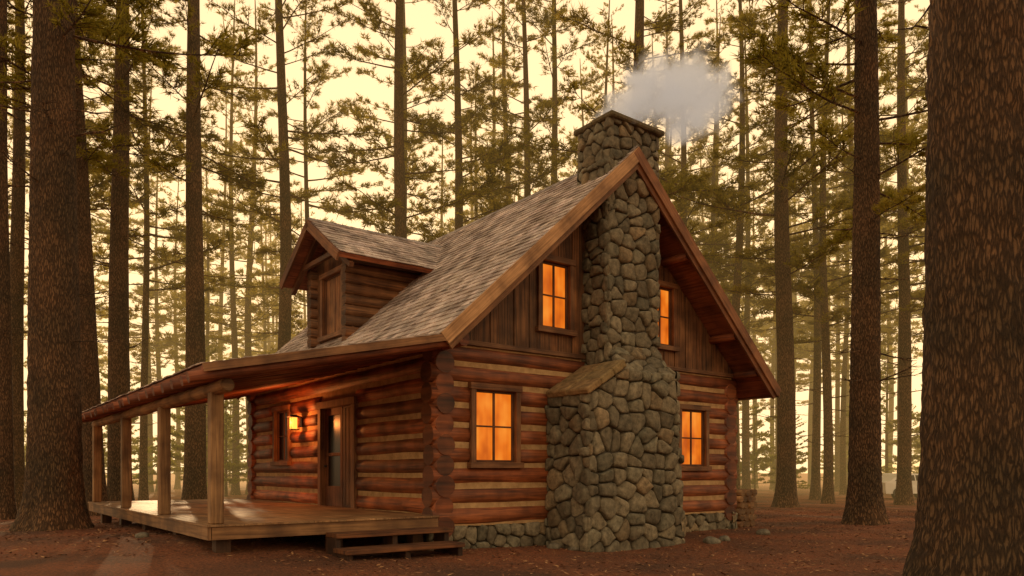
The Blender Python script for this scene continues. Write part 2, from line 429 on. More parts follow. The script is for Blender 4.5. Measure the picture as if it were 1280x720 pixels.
for x in (-2.3,-1.2,-.1): st.box((x-.05,-.55,-.7),(x+.05,-.15,-.042),(.3,.25,.2)); st.box((x-.05,-1.02,-.7),(x+.05,-.57,-.283),(.3,.25,.2))
st.obj('porch_steps',M_board,cabin,.008)
sh=MB()
def shingles(O,along,upd,length,height,exp=.19,w=.2,clipf=None,mb=sh):
    O=Vector(O);along=Vector(along).normalized();upd=Vector(upd).normalized();n=along.cross(upd).normalized()
    if n.z<0:n=-n
    u=-.03
    while u<height-.02:
        a=-random.random()*w
        rowk=random.uniform(.93,1.07)
        while a<length:
            ww=w*random.uniform(.6,1.35); a0=max(a,0)+.003; a1=min(a+ww,length)-.003
            if a1-a0>.03:
                uu=u+random.uniform(-.016,.016); e=min(u+exp*1.6,height); k=random.random()
                g=random.uniform(.72,1.2)*rowk
                if k<.1: g*=.65
                col=(g*random.uniform(1,1.05),g,g*random.uniform(.93,1.02))
                lift=random.uniform(.028,.042)
                B=[O+along*a0+upd*uu,O+along*a1+upd*uu]; T=[O+along*a0+upd*e,O+along*a1+upd*e]
                mb.box8([B[0]+n*(lift-.018),B[1]+n*(lift-.018),B[1]+n*lift,B[0]+n*lift,T[0]-n*.004,T[1]-n*.004,T[1]+n*.006,T[0]+n*.006],col)
            a+=ww
        u+=exp
L1=math.hypot(CX-XL,ZR-zr(XL)); 
off=Vector((0,0,DZ+.004))
shingles(Vector((XL,Y0,zr(XL)))+off,(0,1,0),(CX-XL,0,ZR-zr(XL)),Y1-Y0,L1,.2,.24)
L2=math.hypot(CX-XR,ZR-zr(XR)); shingles(Vector((XR,Y0,zr(XR)))+off,(0,1,0),(CX-XR,0,ZR-zr(XR)),Y1-Y0,L2,.25,.3)
L3=math.hypot(XL-PX,zr(XL)-PZ); shingles(Vector((PX,Y0,PZ))+off,(0,1,0),(XL-PX,0,zr(XL)-PZ),Y1+.2-Y0,L3,.22,.24)
y=Y0
while y<Y1-.1:
    for sgn in (1,-1):
        d=Vector((sgn,0,-RS)).normalized(); p=Vector((CX,y,ZR+.015))
        q=[p,p+d*.17,p+d*.17+Vector((0,0,.02)),p+Vector((0,0,.03))]
        g_=random.uniform(.5,.8); sh.box8(q+[v+Vector((0,.27,-.012)) for v in q],(g_,g_,g_))
    y+=.24
DX=.6; DA=4.95; DB=7.4; DC=6.18; DZR=7.7; DSL=.66; DH=1.95
dm=MB(); dzr=lambda y: DZR-DSL*abs(y-DC)
for sgn in (-1,1):
    ye=DC+sgn*DH; ze=dzr(ye)
    d=Vector((0,ye-DC,ze-DZR)).normalized(); n=Vector((0,-d.z,d.y)); 
    if n.z<0:n=-n
    A=Vector((0,DC,DZR-.02));B=Vector((0,ye,ze-.02)); q=[A,B,B-n*.12,A-n*.12]
    dm.box8([p+Vector((-.08,0,0)) for p in q]+[p+Vector((3.85,0,0)) for p in q],(1,1,1))
    shingles(Vector((-.08,ye,ze))-Vector((0,0,.012)),(1,0,0),(0,DC-ye,DZR-ze),3.95,math.hypot(DH,DZR-ze),.2,.24)
dm.obj('dormer_roof_deck',M_soffit,cabin)
x=-.08
while x<3.9:
    for sgn in (1,-1):
        d=Vector((0,sgn,-DSL)).normalized(); p=Vector((x,DC,DZR+.02)); q=[p,p+d*.15,p+d*.15+Vector((0,0,.02)),p+Vector((0,0,.03))]
        g_=random.uniform(.5,.8); sh.box8(q+[v+Vector((.27,0,-.012)) for v in q],(g_,g_,g_))
    x+=.24
sh.obj('shingles',M_shingle,cabin)
dr=MB()
for sgn in (-1,1):
    ye=DC+sgn*DH; ze=dzr(ye); 
    d=Vector((0,ye-DC,ze-DZR)).normalized(); n=Vector((0,-d.z,d.y)); n=n if n.z>0 else -n
    c=-n*.12
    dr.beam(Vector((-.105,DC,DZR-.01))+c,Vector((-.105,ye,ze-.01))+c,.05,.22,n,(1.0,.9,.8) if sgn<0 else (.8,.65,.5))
    dr.beam(Vector((.25,DC,DZR-.16))+c,Vector((.25,ye,ze-.16))+c,.12,.12,n,(.6,.5,.4))
dr.beam((.25,DC-1.2,6.68),(.25,DC+1.2,6.68),.1,.12,col=(.6,.5,.4))
dr.obj('dormer_rake_boards',M_trim,cabin)
dl=MB()
z=4.4
while z<6.75:
    dl.log((DX-.2,DA+.12,z),(3.0,DA+.12,z),.145,12,vcol(.25)); dl.log((DX-.2,DB-.12,z),(3.0,DB-.12,z),.145,12,vcol(.25)); z+=.27
dl.obj('dormer_log_walls',M_board,cabin)
df=MB(); 
Fd=lambda a,o,z:(DX-o,a,z)
dop=(5.45,6.9,4.72,6.35)
yy=DA+.05
while yy<DB-.05:
    b=min(yy+.17,DB-.05)
    zt=min(dzr(yy),dzr(b))-.14
    mid=(yy+b)/2
    sp=[(4.2,zt)] if not(dop[0]<mid<dop[1]) else [(4.2,dop[2]),(dop[3],zt)]
    col=vcol(.25)
    for a_,b_ in sp: df.box((DX,yy+.003,a_),(DX+.06,b-.003,b_),col)
    yy+=.17
for k in range(4):
    a=5.6+k*.30; df.box((DX+.07,a,4.78),(DX+.1,a+.285,6.33),tuple(1.5*x for x in vcol(.15)))
df.obj('dormer_front_boards',M_board,cabin)
win(Fd,dop,False,2,1,.14,.05,tr)
tr.obj('window_trim',M_trim,cabin,.006)
dpanes.obj('dark_window_panes',M_glass,cabin)
# chimney
core=MB(); sn=MB()
def prism(mb,poly,F,a,b,col=(1,1,1)):
    n=len(poly);o=len(mb.v)
    for p in poly: mb.v.append(F(p[0],p[1],a))
    for p in poly: mb.v.append(F(p[0],p[1],b))
    for i in range(n):
        j=(i+1)%n; mb.face((o+i,o+j,o+n+j,o+n+i),[(0,0)]*4,col)
    mb.face(tuple(o+i for i in range(n))[::-1],[(0,0)]*n,col); mb.face(tuple(o+n+i for i in range(n)),[(0,0)]*n,col)
CT=8.95; TB=.3
basep=[(2.88,-.9),(6.05,-.9),(5.8,1.2),(5.68,3.3),(4.0,3.3),(3.0,2.72),(2.95,1.2)]
Fz=lambda a,b,o:(a,o,b)
prism(core,basep,Fz,-1.2,.1)
core.box((4.02,-.68,3.2),(5.58,0,8.0)); core.box((4.12,-.68,8.0),(5.58,TB,CT))
prism(core,[(-1.2,3.2),(-.68,3.2),(-.68,3.85)],lambda a,b,o:(o,a,b),4.02,5.62)
core.obj('chimney_mortar',M_mortar,cabin)
fr_front=lambda y0:(lambda a,b,o:(a,y0-o,b))
stones(sn,basep,fr_front(-1.2),.37,.12)
stones(sn,[(-1.25,-.9),(0,-.9),(0,2.75),(-1.22,2.75)],lambda a,b,o:(2.94+(b<0)*-.03-o,a,b),.36,.11)
stones(sn,[(-1.25,-.9),(0,-.9),(0,3.4),(-1.22,3.4)],lambda a,b,o:(5.72+max(0,(1.2-b))*.1+o,a,b),.36,.11)
d=Vector((.52,.65)).normalized()
stones(sn,[(4.0,0),(5.66,0),(5.6,.84),(4.02,.84)],lambda a,b,o:(a,-1.2+b*d.x-o*d.y,3.2+b*d.y+o*d.x),.33,.09)
stones(sn,[(3.98,3.6),(5.62,3.6),(5.6,8.05),(4.0,8.05)],fr_front(-.68),.34,.1)
stones(sn,[(-.72,3.1),(.05,3.1),(.05,8.0),(-.72,8.0)],lambda a,b,o:(4.02-o,a,b),.32,.09)
stones(sn,[(-.72,3.1),(.05,3.1),(.05,8.0),(-.72,8.0)],lambda a,b,o:(5.58+o,a,b),.32,.09)
for poly,fr in (([(4.1,8.0),(5.62,8.0),(5.62,CT),(4.1,CT)],fr_front(-.68)),
                ([(4.1,7.9),(5.62,7.9),(5.62,CT),(4.1,CT)],lambda a,b,o:(a,TB+o,b)),
                ([(-.72,7.4),(TB,7.4),(TB,CT),(-.72,CT)],lambda a,b,o:(4.12-o,a,b)),
                ([(-.72,7.4),(TB,7.4),(TB,CT),(-.72,CT)],lambda a,b,o:(5.58+o,a,b))):
    stones(sn,poly,fr,.26,.08)
stones(sn,[(-.1,-.8),(W+.1,-.8),(W+.1,-.01),(-.1,-.01)],lambda a,b,o:(a,.12-o,b),.3,.1)
core2=MB(); core2.box((.0,.14,-.9),(W,.4,-.0)); core2.box((.14,.4,-.9),(.4,LEN,0)); core2.box((W-.4,.4,-.9),(W-.1,LEN,0)); core2.obj('foundation_mortar',M_mortar,cabin)
stones(sn,[(0,-.8),(LEN,-.8),(LEN,-.01),(0,-.01)],lambda a,b,o:(W-.12+o,a,b),.3,.1)
sn.obj('chimney_stones',M_stone,cabin)
cap=MB()
cap.box((3.98,-.86,CT),(5.74,-.2,CT+.12),(.55,.6,.7)); cap.box((4.01,-.19,CT),(5.72,TB+.15,CT+.115),(.48,.52,.6))
cap.box((4.25,-.6,CT+.12),(5.5,-.47,CT+.22),(.5,.5,.55)); cap.box((4.25,.1,CT+.118),(5.5,.22,CT+.22),(.5,.5,.55)); cap.box((4.25,-.46,CT+.12),(4.38,.09,CT+.215),(.5,.5,.55)); cap.box((5.37,-.46,CT+.12),(5.5,.09,CT+.215),(.5,.5,.55))
dd=Vector((1.12,0,.66)).normalized(); nn=Vector((-dd.z,0,dd.x)); A=Vector((2.84,0,2.7))
for k,(t0,t1) in enumerate(((0,.45),(.43,.88),(.86,1.3))):
    for (ya,yb) in ((-1.36,-.7),(-.69,-.02)):
        h=.13+.03*random.random()+k*.012; p=A+dd*t0; q=A+dd*t1
        P=[p,p+nn*h,q+nn*(h+.02),q]
        cap.box8([Vector((v.x,ya,v.z)) for v in P]+[Vector((v.x,yb,v.z)) for v in P],(1+.15*random.random(),1,1))
cap.obj('chimney_cap_slabs',M_slab,cabin,.03)
lan=empty('wall_lantern'); lan.parent=cabin; lan.location=(-.05,6.75,2.42)
lb=MB()
lb.box((.0,-.06,-.12),(.05,.06,.12)); lb.beam((.02,0,.14),(-.2,0,.19),.03,.03); lb.box((-.34,-.14,.13),(-.06,.14,.155)); lb.box((-.27,-.07,.155),(-.13,.07,.2)); lb.box((-.32,-.12,-.2),(-.08,.12,-.18))
for a in (-.318,-.094):
    for c in (-.118,.106): lb.box((a,c,-.18),(a+.012,c+.012,.13))
o=lb.obj('lantern_frame',M_dark,lan)
lg=MB(); lg.log((-.2,0,-.175),(-.2,0,.125),.095,14); lg.obj('lantern_flame',M_lamp,lan)
ld=bpy.data.lights.new('lantern_light','POINT'); ld.energy=80; ld.color=(1,.28,.06); ld.shadow_soft_size=.08
lo=bpy.data.objects.new('lantern_light',ld); COL.objects.link(lo); lo.parent=lan; lo.location=(-.46,0,0)

# ---------------------------------------------------------------- GROUND
def gh(x,y):
    z=-.45+.07*mnoise.noise((x*.18,y*.18,0))+.03*mnoise.noise((x*.7,y*.7,3))
    z-=.16*math.exp(-((x-3.2)**2+(y-15.5)**2)/10)
    z+=.22*math.exp(-((x+9.5)**2+(y-17)**2)/30)+.24*math.exp(-((x+5.6)**2+(y-13.8)**2)/6)
    return z
def axis(lo,hi,fine0,fine1,fs,cs):
    a=[];x=lo
    while x<hi: a.append(x); x+= fs if fine0<=x<fine1 else cs
    a.append(hi); return a
xs=axis(-600,600,-24,24,.3,12); ys=axis(-300,900,3,40,.3,12)
gv=[(x,y,gh(x,y)) for y in ys for x in xs]; nx=len(xs)
gf=[(j*nx+i,j*nx+i+1,(j+1)*nx+i+1,(j+1)*nx+i) for j in range(len(ys)-1) for i in range(nx-1)]
me=bpy.data.meshes.new('ground'); me.from_pydata(gv,[],gf); me.polygons.foreach_set('use_smooth',[True]*len(gf))
m,nt,b,o=newmat('pine_needle_floor')
tc=N(nt,'ShaderNodeTexCoord')
n1=N(nt,'ShaderNodeTexNoise'); n1.inputs['Scale'].default_value=.5; n1.inputs['Detail'].default_value=6
n2=N(nt,'ShaderNodeTexNoise'); n2.inputs['Scale'].default_value=22; n2.inputs['Detail'].default_value=9; n2.inputs['Roughness'].default_value=.75
for n in (n1,n2): nt.links.new(tc.outputs['Object'],n.inputs['Vector'])
c1=ramp(nt,n1.outputs[0],[(.35,(.13,.05,.02)),(.6,(.31,.10,.034))]); c2=ramp(nt,n2.outputs[0],[(.34,(.25,.23,.2)),(.5,(.9,.85,.8)),(.68,(2.0,1.7,1.4))])
nt.links.new(mul(nt,c1.outputs[0],c2.outputs[0]),b.inputs['Base Color']); b.inputs['Roughness'].default_value=.95
bp=N(nt,'ShaderNodeBump'); bp.inputs['Strength'].default_value=1; bp.inputs['Distance'].default_value=.08
nt.links.new(n2.outputs[0],bp.inputs['Height']); nt.links.new(bp.outputs[0],b.inputs['Normal'])
me.materials.append(m); g=bpy.data.objects.new('ground',me); COL.objects.link(g)
def arrmesh(name,V,T,mats,matidx=None,uv=None,tint=None,smooth=None):
    me=bpy.data.meshes.new(name); nV=len(V);nT=len(T)
    me.vertices.add(nV); me.vertices.foreach_set('co',np.ascontiguousarray(V,dtype=np.float32).ravel())
    me.loops.add(nT*3); me.loops.foreach_set('vertex_index',np.ascontiguousarray(T,dtype=np.int32).ravel())
    me.polygons.add(nT); me.polygons.foreach_set('loop_start',np.arange(0,nT*3,3,dtype=np.int32))
    if matidx is not None: me.polygons.foreach_set('material_index',matidx.astype(np.int32))
    if smooth is not None: me.polygons.foreach_set('use_smooth',smooth.astype(bool))
    if uv is not None:
        ul=me.uv_layers.new(name='UVMap'); ul.data.foreach_set('uv',np.ascontiguousarray(uv[np.asarray(T).ravel()],dtype=np.float32).ravel())
    if tint is not None:
        a=me.attributes.new('tint','FLOAT','POINT'); a.data.foreach_set('value',tint.astype(np.float32))
    for mm in mats: me.materials.append(mm)
    me.update(calc_edges=True); return me
nl=40000
px=rng.uniform(-16,16,nl); py=5.5+26*rng.random(nl)**1.3
pz=np.array([gh(a,b) for a,b in zip(px,py)])+.012
ang=rng.uniform(0,2*math.pi,nl); ln=rng.uniform(.04,.15,nl); wd=rng.uniform(.008,.045,nl)
d0=np.stack([np.cos(ang),np.sin(ang),rng.uniform(-.15,.4,nl)],1); s0=np.stack([-np.sin(ang),np.cos(ang),rng.uniform(-.4,.4,nl)],1)
P=np.stack([px,py,pz],1)
V=np.stack([P-d0*ln[:,None]/2,P+s0*wd[:,None]/2,P+d0*ln[:,None]/2,P-s0*wd[:,None]/2],1).reshape(-1,3)
b4=np.arange(nl)[:,None]*4; T=np.concatenate([b4+[0,1,2],b4+[0,2,3]])
lm,nt,b,o=newmat('dry_litter'); at=N(nt,'ShaderNodeAttribute'); at.attribute_name='tint'
nt.links.new(ramp(nt,at.outputs['Fac'],[(0,(.06,.025,.01)),(.6,(.27,.10,.04)),(1,(.50,.26,.11))]).outputs[0],b.inputs['Base Color']); b.inputs['Roughness'].default_value=.8
me=arrmesh('leaf_litter',V,T,[lm],tint=np.repeat(rng.random(nl),4)); COL.objects.link(bpy.data.objects.new('leaf_litter',me))

# ---------------------------------------------------------------- TREES
def tube(path,rad,n):
    path=np.asarray(path,float); K=len(path); t=np.gradient(path,axis=0); t/=np.linalg.norm(t,axis=1)[:,None]
    ref=np.array([0,0,1.]) if abs(t[0,2])<.8 else np.array([1.,0,0])
    s=np.cross(t,ref); s/=np.linalg.norm(s,axis=1)[:,None]; u=np.cross(s,t)
    a=np.arange(n+1)/n*2*np.pi
    R=rad if np.ndim(rad)==2 else np.repeat(np.asarray(rad)[:,None],n+1,1)
    V=path[:,None,:]+R[:,:,None]*(np.cos(a)[None,:,None]*s[:,None,:]+np.sin(a)[None,:,None]*u[:,None,:])
    l=np.concatenate([[0],np.cumsum(np.linalg.norm(np.diff(path,axis=0),axis=1))])
    r0=R[:,0].max()
    UV=np.stack([np.repeat(l[:,None],n+1,1),np.repeat((a*max(r0,.05))[None,:],K,0)],2)
    i=np.arange(K-1)[:,None]*(n+1)+np.arange(n)[None,:]; i=i.ravel()
    T=np.concatenate([np.stack([i,i+1,i+n+2],1),np.stack([i,i+n+2,i+n+1],1)])
    return V.reshape(-1,3),T,UV.reshape(-1,2)
def branch(seed,twigs=20,tuft=5,blades=9,L=3.5,bl=.24,bw=.034,bare=False):
    r=np.random.default_rng(seed); Vs=[];Ts=[];Ms=[];o=0
    def add(V,T,m):
        nonlocal o; Vs.append(V);Ts.append(T+o);Ms.append(np.full(len(T),m)); o+=len(V)
    tt=np.linspace(0,1,7); cy=r.uniform(-.3,.3); cz=r.uniform(.02,.16)
    path=np.stack([L*tt,cy*L*tt**2*.5+r.normal(0,.03,7)*tt,L*(r.uniform(-.08,.08)*tt+cz*tt**2)+r.normal(0,.03,7)*tt],1)
    V,T,_=tube(path,np.linspace(.04,.008,7),4); add(V,T,0)
    pts=[];dirs=[]
    for k in range(twigs):
        t=r.uniform(.22,1) if not bare else r.uniform(.3,1); i=min(5,int(t*6)); p=path[i]+(path[i+1]-path[i])*(t*6-i)
        sg=1 if k%2 else -1; a=r.uniform(.45,1.25); ln=r.uniform(.35,1.0)*(1.25-t*.7)
        d=np.array([math.cos(a),sg*math.sin(a),r.uniform(-.1,.4)]); d/=np.linalg.norm(d)
        q=p+d*ln+np.array([0,0,.08*ln])
        V,T,_=tube([p,(p+q)/2+r.normal(0,.02,3),q],[.014,.01,.004],3); add(V,T,0)
        if bare: continue
        for m_ in range(tuft):
            f=.3+.7*(m_+r.random()*.8)/tuft; pts.append(p+(q-p)*f+r.normal(0,.04,3)); dirs.append(d)
    if not bare:
        pts.append(path[-1]);dirs.append(np.array([1,0,.2]))
        pts=np.repeat(np.array(pts),blades,0);dirs=np.repeat(np.array(dirs),blades,0); n=len(pts)
        dd=dirs*.75+r.normal(0,.62,(n,3))*[1,1,.75]+[0,0,.25]; dd/=np.linalg.norm(dd,axis=1)[:,None]
        ss=np.cross(dd,r.normal(0,1,(n,3))); ss/=np.linalg.norm(ss,axis=1)[:,None]
        ll=r.uniform(.6,1.25,n)[:,None]*bl; ww=r.uniform(.7,1.3,n)[:,None]*bw/2
        V=np.stack([pts-ss*ww,pts+ss*ww,pts+dd*ll],1).reshape(-1,3); T=np.arange(n*3).reshape(-1,3); add(V,T,1)
    return np.concatenate(Vs),np.concatenate(Ts),np.concatenate(Ms)
BR=[branch(100+i,twigs=20,tuft=5,blades=7,bl=.27,bw=.034) for i in range(7)]
BRD=[branch(150+i,twigs=14,tuft=4,blades=6,bl=.34,bw=.06) for i in range(6)]
BARE=[branch(200+i,twigs=6,bare=True,L=2.0) for i in range(4)]
BRY=[branch(300+i,twigs=13,tuft=4,blades=6,L=3.2,bl=.3,bw=.11) for i in range(5)]
def tree(name,seed,H=32,r0=.4,cs=11,nb=60,lmax=1.25,lib=None,mat=None,detail=False,dead=10,lean=(0,0),flare=.55,curve=.25):
    r=np.random.default_rng(seed); lib=lib or BR; mat=mat or M_needle
    K=150 if detail else 44; n=64 if detail else 18
    h=np.concatenate([np.linspace(-.4,1.6,14 if not detail else 40),np.linspace(1.7,H if not detail else 16,K)])
    if detail: h=np.concatenate([h,np.linspace(16.5,H,20)])
    ph=r.uniform(0,6.28,4)
    cx=lambda z: lean[0]*z+curve*np.sin(z*.16+ph[0])*(z/12).clip(0,1); cyf=lambda z: lean[1]*z+curve*np.sin(z*.13+ph[1])*(z/12).clip(0,1)
    zz=h; path=np.stack([cx(zz),cyf(zz),zz],1)
    rad=r0*(1-zz.clip(0,H)/H)**.75*1.0+.02
    rad=rad*(1+flare*np.exp(-(zz.clip(-.4,9)+.1)*1.9))
    a=np.arange(n+1)/n*2*np.pi
    R=rad[:,None]*(1+ .04*np.sin(3*a+ph[2])[None,:]+.13*flare*np.sin(5*a+ph[3])[None,:]*np.exp(-zz.clip(0,9)*1.6)[:,None])
    sd=seed*3.7
    amp=.045 if detail else .05
    fz=3.2 if detail else 1.2; fa=7 if detail else 3
    NN=np.array([[mnoise.noise((math.cos(x)*fa*r0*2+sd,math.sin(x)*fa*r0*2,z*fz)) for x in a] for z in zz])
    R=R*(1+amp*NN)
    if detail:
        N2=np.array([[mnoise.noise((math.cos(x)*22*r0+sd,math.sin(x)*22*r0,z*5.5)) for x in a] for z in zz]); R=R-.028*np.clip(.28-np.abs(N2),0,1)/.28*(1 if r0>.3 else .3)
    V,T,UV=tube(path,R,n); Vs=[V];Ts=[T];Ms=[np.zeros(len(T))];UVs=[UV];Ti=[np.zeros(len(V))];Sm=[np.ones(len(T))];o=len(V)
    def put(bt,z,az,sc,tilt,tint):
        nonlocal o
        V,T,M=bt; c,s=math.cos(tilt),math.sin(tilt); V=V*sc
        X=V[:,0]*c-V[:,2]*s; Z=V[:,0]*s+V[:,2]*c; ca,sa=math.cos(az),math.sin(az)
        W_=np.stack([X*ca-V[:,1]*sa,X*sa+V[:,1]*ca,Z],1)+[float(cx(np.array(z))),float(cyf(np.array(z))),z]
        Vs.append(W_);Ts.append(T+o);Ms.append(M);UVs.append(np.stack([V[:,0],V[:,1]],1)*1.0);Ti.append(np.full(len(V),tint)+r.normal(0,.06,len(V)));Sm.append(np.zeros(len(T)));o+=len(V)
    for k in range(nb):
        f=(k+r.random())/nb; z=cs+(H-cs-.4)*f**1.05
        prof=(.55+.45*min(1,f/.15))*(1-f)**.6
        sc=lmax*prof*r.uniform(.6,1.15)+.12
        tilt=r.uniform(-.18,.12)+.55*f
        put(lib[r.integers(len(lib))],z,r.uniform(0,6.28),sc,tilt,float(np.clip(r.normal(.4,.2),0,.85)))
    for k in range(dead):
        z=r.uniform(cs*.35,cs*1.15); put(BARE[r.integers(4)],z,r.uniform(0,6.28),r.uniform(.35,1.0),r.uniform(-.35,.15),0)
    me=arrmesh(name,np.concatenate(Vs),np.concatenate(Ts),[M_bark,mat],np.concatenate(Ms),np.concatenate(UVs),np.concatenate(Ti).clip(0,1),np.concatenate(Sm))
    return me
def place(me,x,y,rot=0,sc=1,name='pine_tree',parent=None,sxy=None):
    ob=bpy.data.objects.new(name,me); COL.objects.link(ob); ob.location=(x,y,gh(x,y) if abs(x)<60 else -.45); ob.rotation_euler=(0,0,rot)
    ob.scale=((sxy or sc),(sxy or sc),sc)
    if parent: ob.parent=parent
    return ob
heroes=[
 (-10.65,17.5,.56,9.5,34,1,34),(5.06,8.0,.60,13,20,2,34),(10.6,22.5,.45,9,50,3,34),
 (-15.0,27.0,.36,12,30,4,33),(-19.85,30,.30,12,36,5,33),(-16.6,24.5,.26,12,30,6,30),
 (-15.5,29.6,.42,13,40,7,34),(-13.1,31,.42,12,42,8,35),(-17.7,36,.17,10,40,9,28),
 (-11.07,36,.34,12,46,10,36),(-11.4,42,.18,8,44,11,30),(-5.26,36,.37,11,56,12,36),(-2.9,38,.29,10,54,13,34),
 (.62,40,.26,10,54,14,34),(2.15,41,.27,10,58,15,35),(5.62,34,.38,11,60,16,36),(8.97,40,.24,9,55,17,33),
 (12.04,33,.40,9,60,18,36),(15.6,37,.22,8,50,19,30),(18.8,36,.3,9,60,20,34)]
for (x,y,r_,cs,nb,sd,H) in heroes:
    det=sd in (1,2,3)
    place(tree('pine_tree',sd,H,r_,cs,nb,1.3 if y<32 else 1.42,detail=det,dead=16,curve=.1 if y<32 else .2,lean=((-.05 if sd==4 else 0),0)),x,y)
protos=[tree('pine_tree_mesh',50+i,H=rng.uniform(29,36),r0=rng.uniform(.17,.3),cs=rng.uniform(6,12),nb=int(rng.uniform(44,56)),lmax=rng.uniform(1.1,1.4),lib=BRD,dead=5) for i in range(6)]
young=[tree('young_tree_mesh',80+i,H=rng.uniform(7,13),r0=.1,cs=.8,nb=42,lmax=1.0,lib=BRY,mat=M_young,dead=0,flare=.2,curve=.15) for i in range(4)]
mid=[(-21,34),(-24,41),(-6.5,44),(-.2,45),(5.9,46),(12.4,45),(11.6,39),(16.6,41),(20,44),(23,38),(24.5,31),(22,26),(-27,30),(-25,22),(-22,16),(17,18),(20,12),(9.5,50),(15,48),(26,46)]
for i,(x,y) in enumerate(mid): place(protos[i%6],x,y,rng.uniform(0,6.28),rng.uniform(.9,1.08))
forest=empty('distant_forest')
for i in range(100):
    y=rng.uniform(50,92); x=rng.uniform(-.8,.85)*y
    if x<0.02*y and rng.random()<.36: continue
    place(protos[i%6],x,y,rng.uniform(0,6.28),rng.uniform(.8,1.1),'distant_pine',forest)
for i in range(95):
    y=rng.uniform(46,78); x=rng.uniform(-.8,.85)*y
    place(young[i%4],x,y,rng.uniform(0,6.28),rng.uniform(.5,1.05),'distant_young_tree',forest)

# ---------------------------------------------------------------- firewood, rocks, car
fw=empty('firewood_stack',(-1.49+.793*10.35-.609*.2,14.7+.609*10.35+.793*.2,gh(6.9,21.1)),ROT)
fm=MB()
for i in range(6):
    for j in range(4):
        xx=(j-1.5)*.2+(i%2)*.1-.05; fm.log((xx,-.05-random.random()*.08,.1+i*.175),(xx,.9,.1+i*.175),.095*random.uniform(.85,1.08),10,vcol(.35))
fm.obj('split_logs',M_post,fw)
def rock(x,y,s,seed):
    import bmesh
    bm=bmesh.new(); bmesh.ops.create_icosphere(bm,subdivisions=3,radius=s)
    for v in bm.verts:
        n=mnoise.noise(v.co*(1.6/s*.5)+Vector((seed*5,0,0))); v.co*=1+.35*n; v.co.z*=.6
    me=bpy.data.meshes.new('rock'); bm.to_mesh(me); bm.free()
    ca=me.attributes.new('col','FLOAT_COLOR','POINT'); ca.data.foreach_set('color',[1.0]*4*len(me.vertices))
    for p in me.polygons: p.use_smooth=True
    me.materials.append(M_stone); o=bpy.data.objects.new('rock',me); COL.objects.link(o); o.location=(x,y,gh(x,y)+s*.15)
for i,(x,y,s) in enumerate(((4.6,17.3,.2),(5.0,17.7,.15),(.9,15.9,.16),(1.3,15.7,.12),(6.3,18.8,.17),(-7.0,14.2,.12))): rock(x,y,s,i)
car=empty('parked_car',(23.0,43.5,-.45),math.radians(12))
cb=MB()
prof=[(-2.2,.35),(2.2,.35),(2.25,.75),(1.9,.95),(1.0,1.02),(.45,1.42),(-1.0,1.45),(-1.9,1.05),(-2.25,.95)]
ys_=[-.88,-.7,.7,.88]; ks=[.98,1,1,.98]
n=len(prof)
for yv,k in zip(ys_,ks):
    for a,b_ in prof: cb.v.append((a*k,yv*(1 if b_<1.1 else .86),b_))
for i in range(3):
    for j in range(n):
        k=(j+1)%n; cb.face((i*n+j,i*n+k,(i+1)*n+k,(i+1)*n+j),[(0,0)]*4,(1,1,1))
cb.face(tuple(range(n)),[(0,0)]*n,(1,1,1)); cb.face(tuple(range(3*n,4*n))[::-1],[(0,0)]*n,(1,1,1))
M_paint,_,b,_=newmat('car_paint'); b.inputs['Base Color'].default_value=(.7,.66,.6,1); b.inputs['Roughness'].default_value=.3
cb.obj('body',M_paint,car,.03)
cg=MB()
for sy in (-1,1):
    for k in (0,1):
        if k: q=[(-1.6,sy*.885,1.06),(-.28,sy*.885,1.06),(-.28,sy*.775,1.38),(-1.0,sy*.775,1.38)]
        else: q=[(-.2,sy*.885,1.06),(.85,sy*.885,1.06),(.42,sy*.775,1.36),(-.2,sy*.775,1.38)]
        q2=[(p[0],p[1]-sy*.02,p[2]) for p in q]; cg.box8(q+q2)
cg.box8([(1.0,-.7,1.06),(1.0,.7,1.06),(.5,.66,1.42),(.5,-.66,1.42),(.97,-.7,1.04),(.97,.7,1.04),(.47,.66,1.40),(.47,-.66,1.40)])
cg.obj('glass',M_glass,car)
cw=MB()
for xx in (-1.4,1.4):
    for sy in (-1,1): cw.log((xx,sy*.72,.33),(xx,sy*.93,.33),.33,20,(1,1,1),1,0)
cw.obj('wheels',M_dark,car)

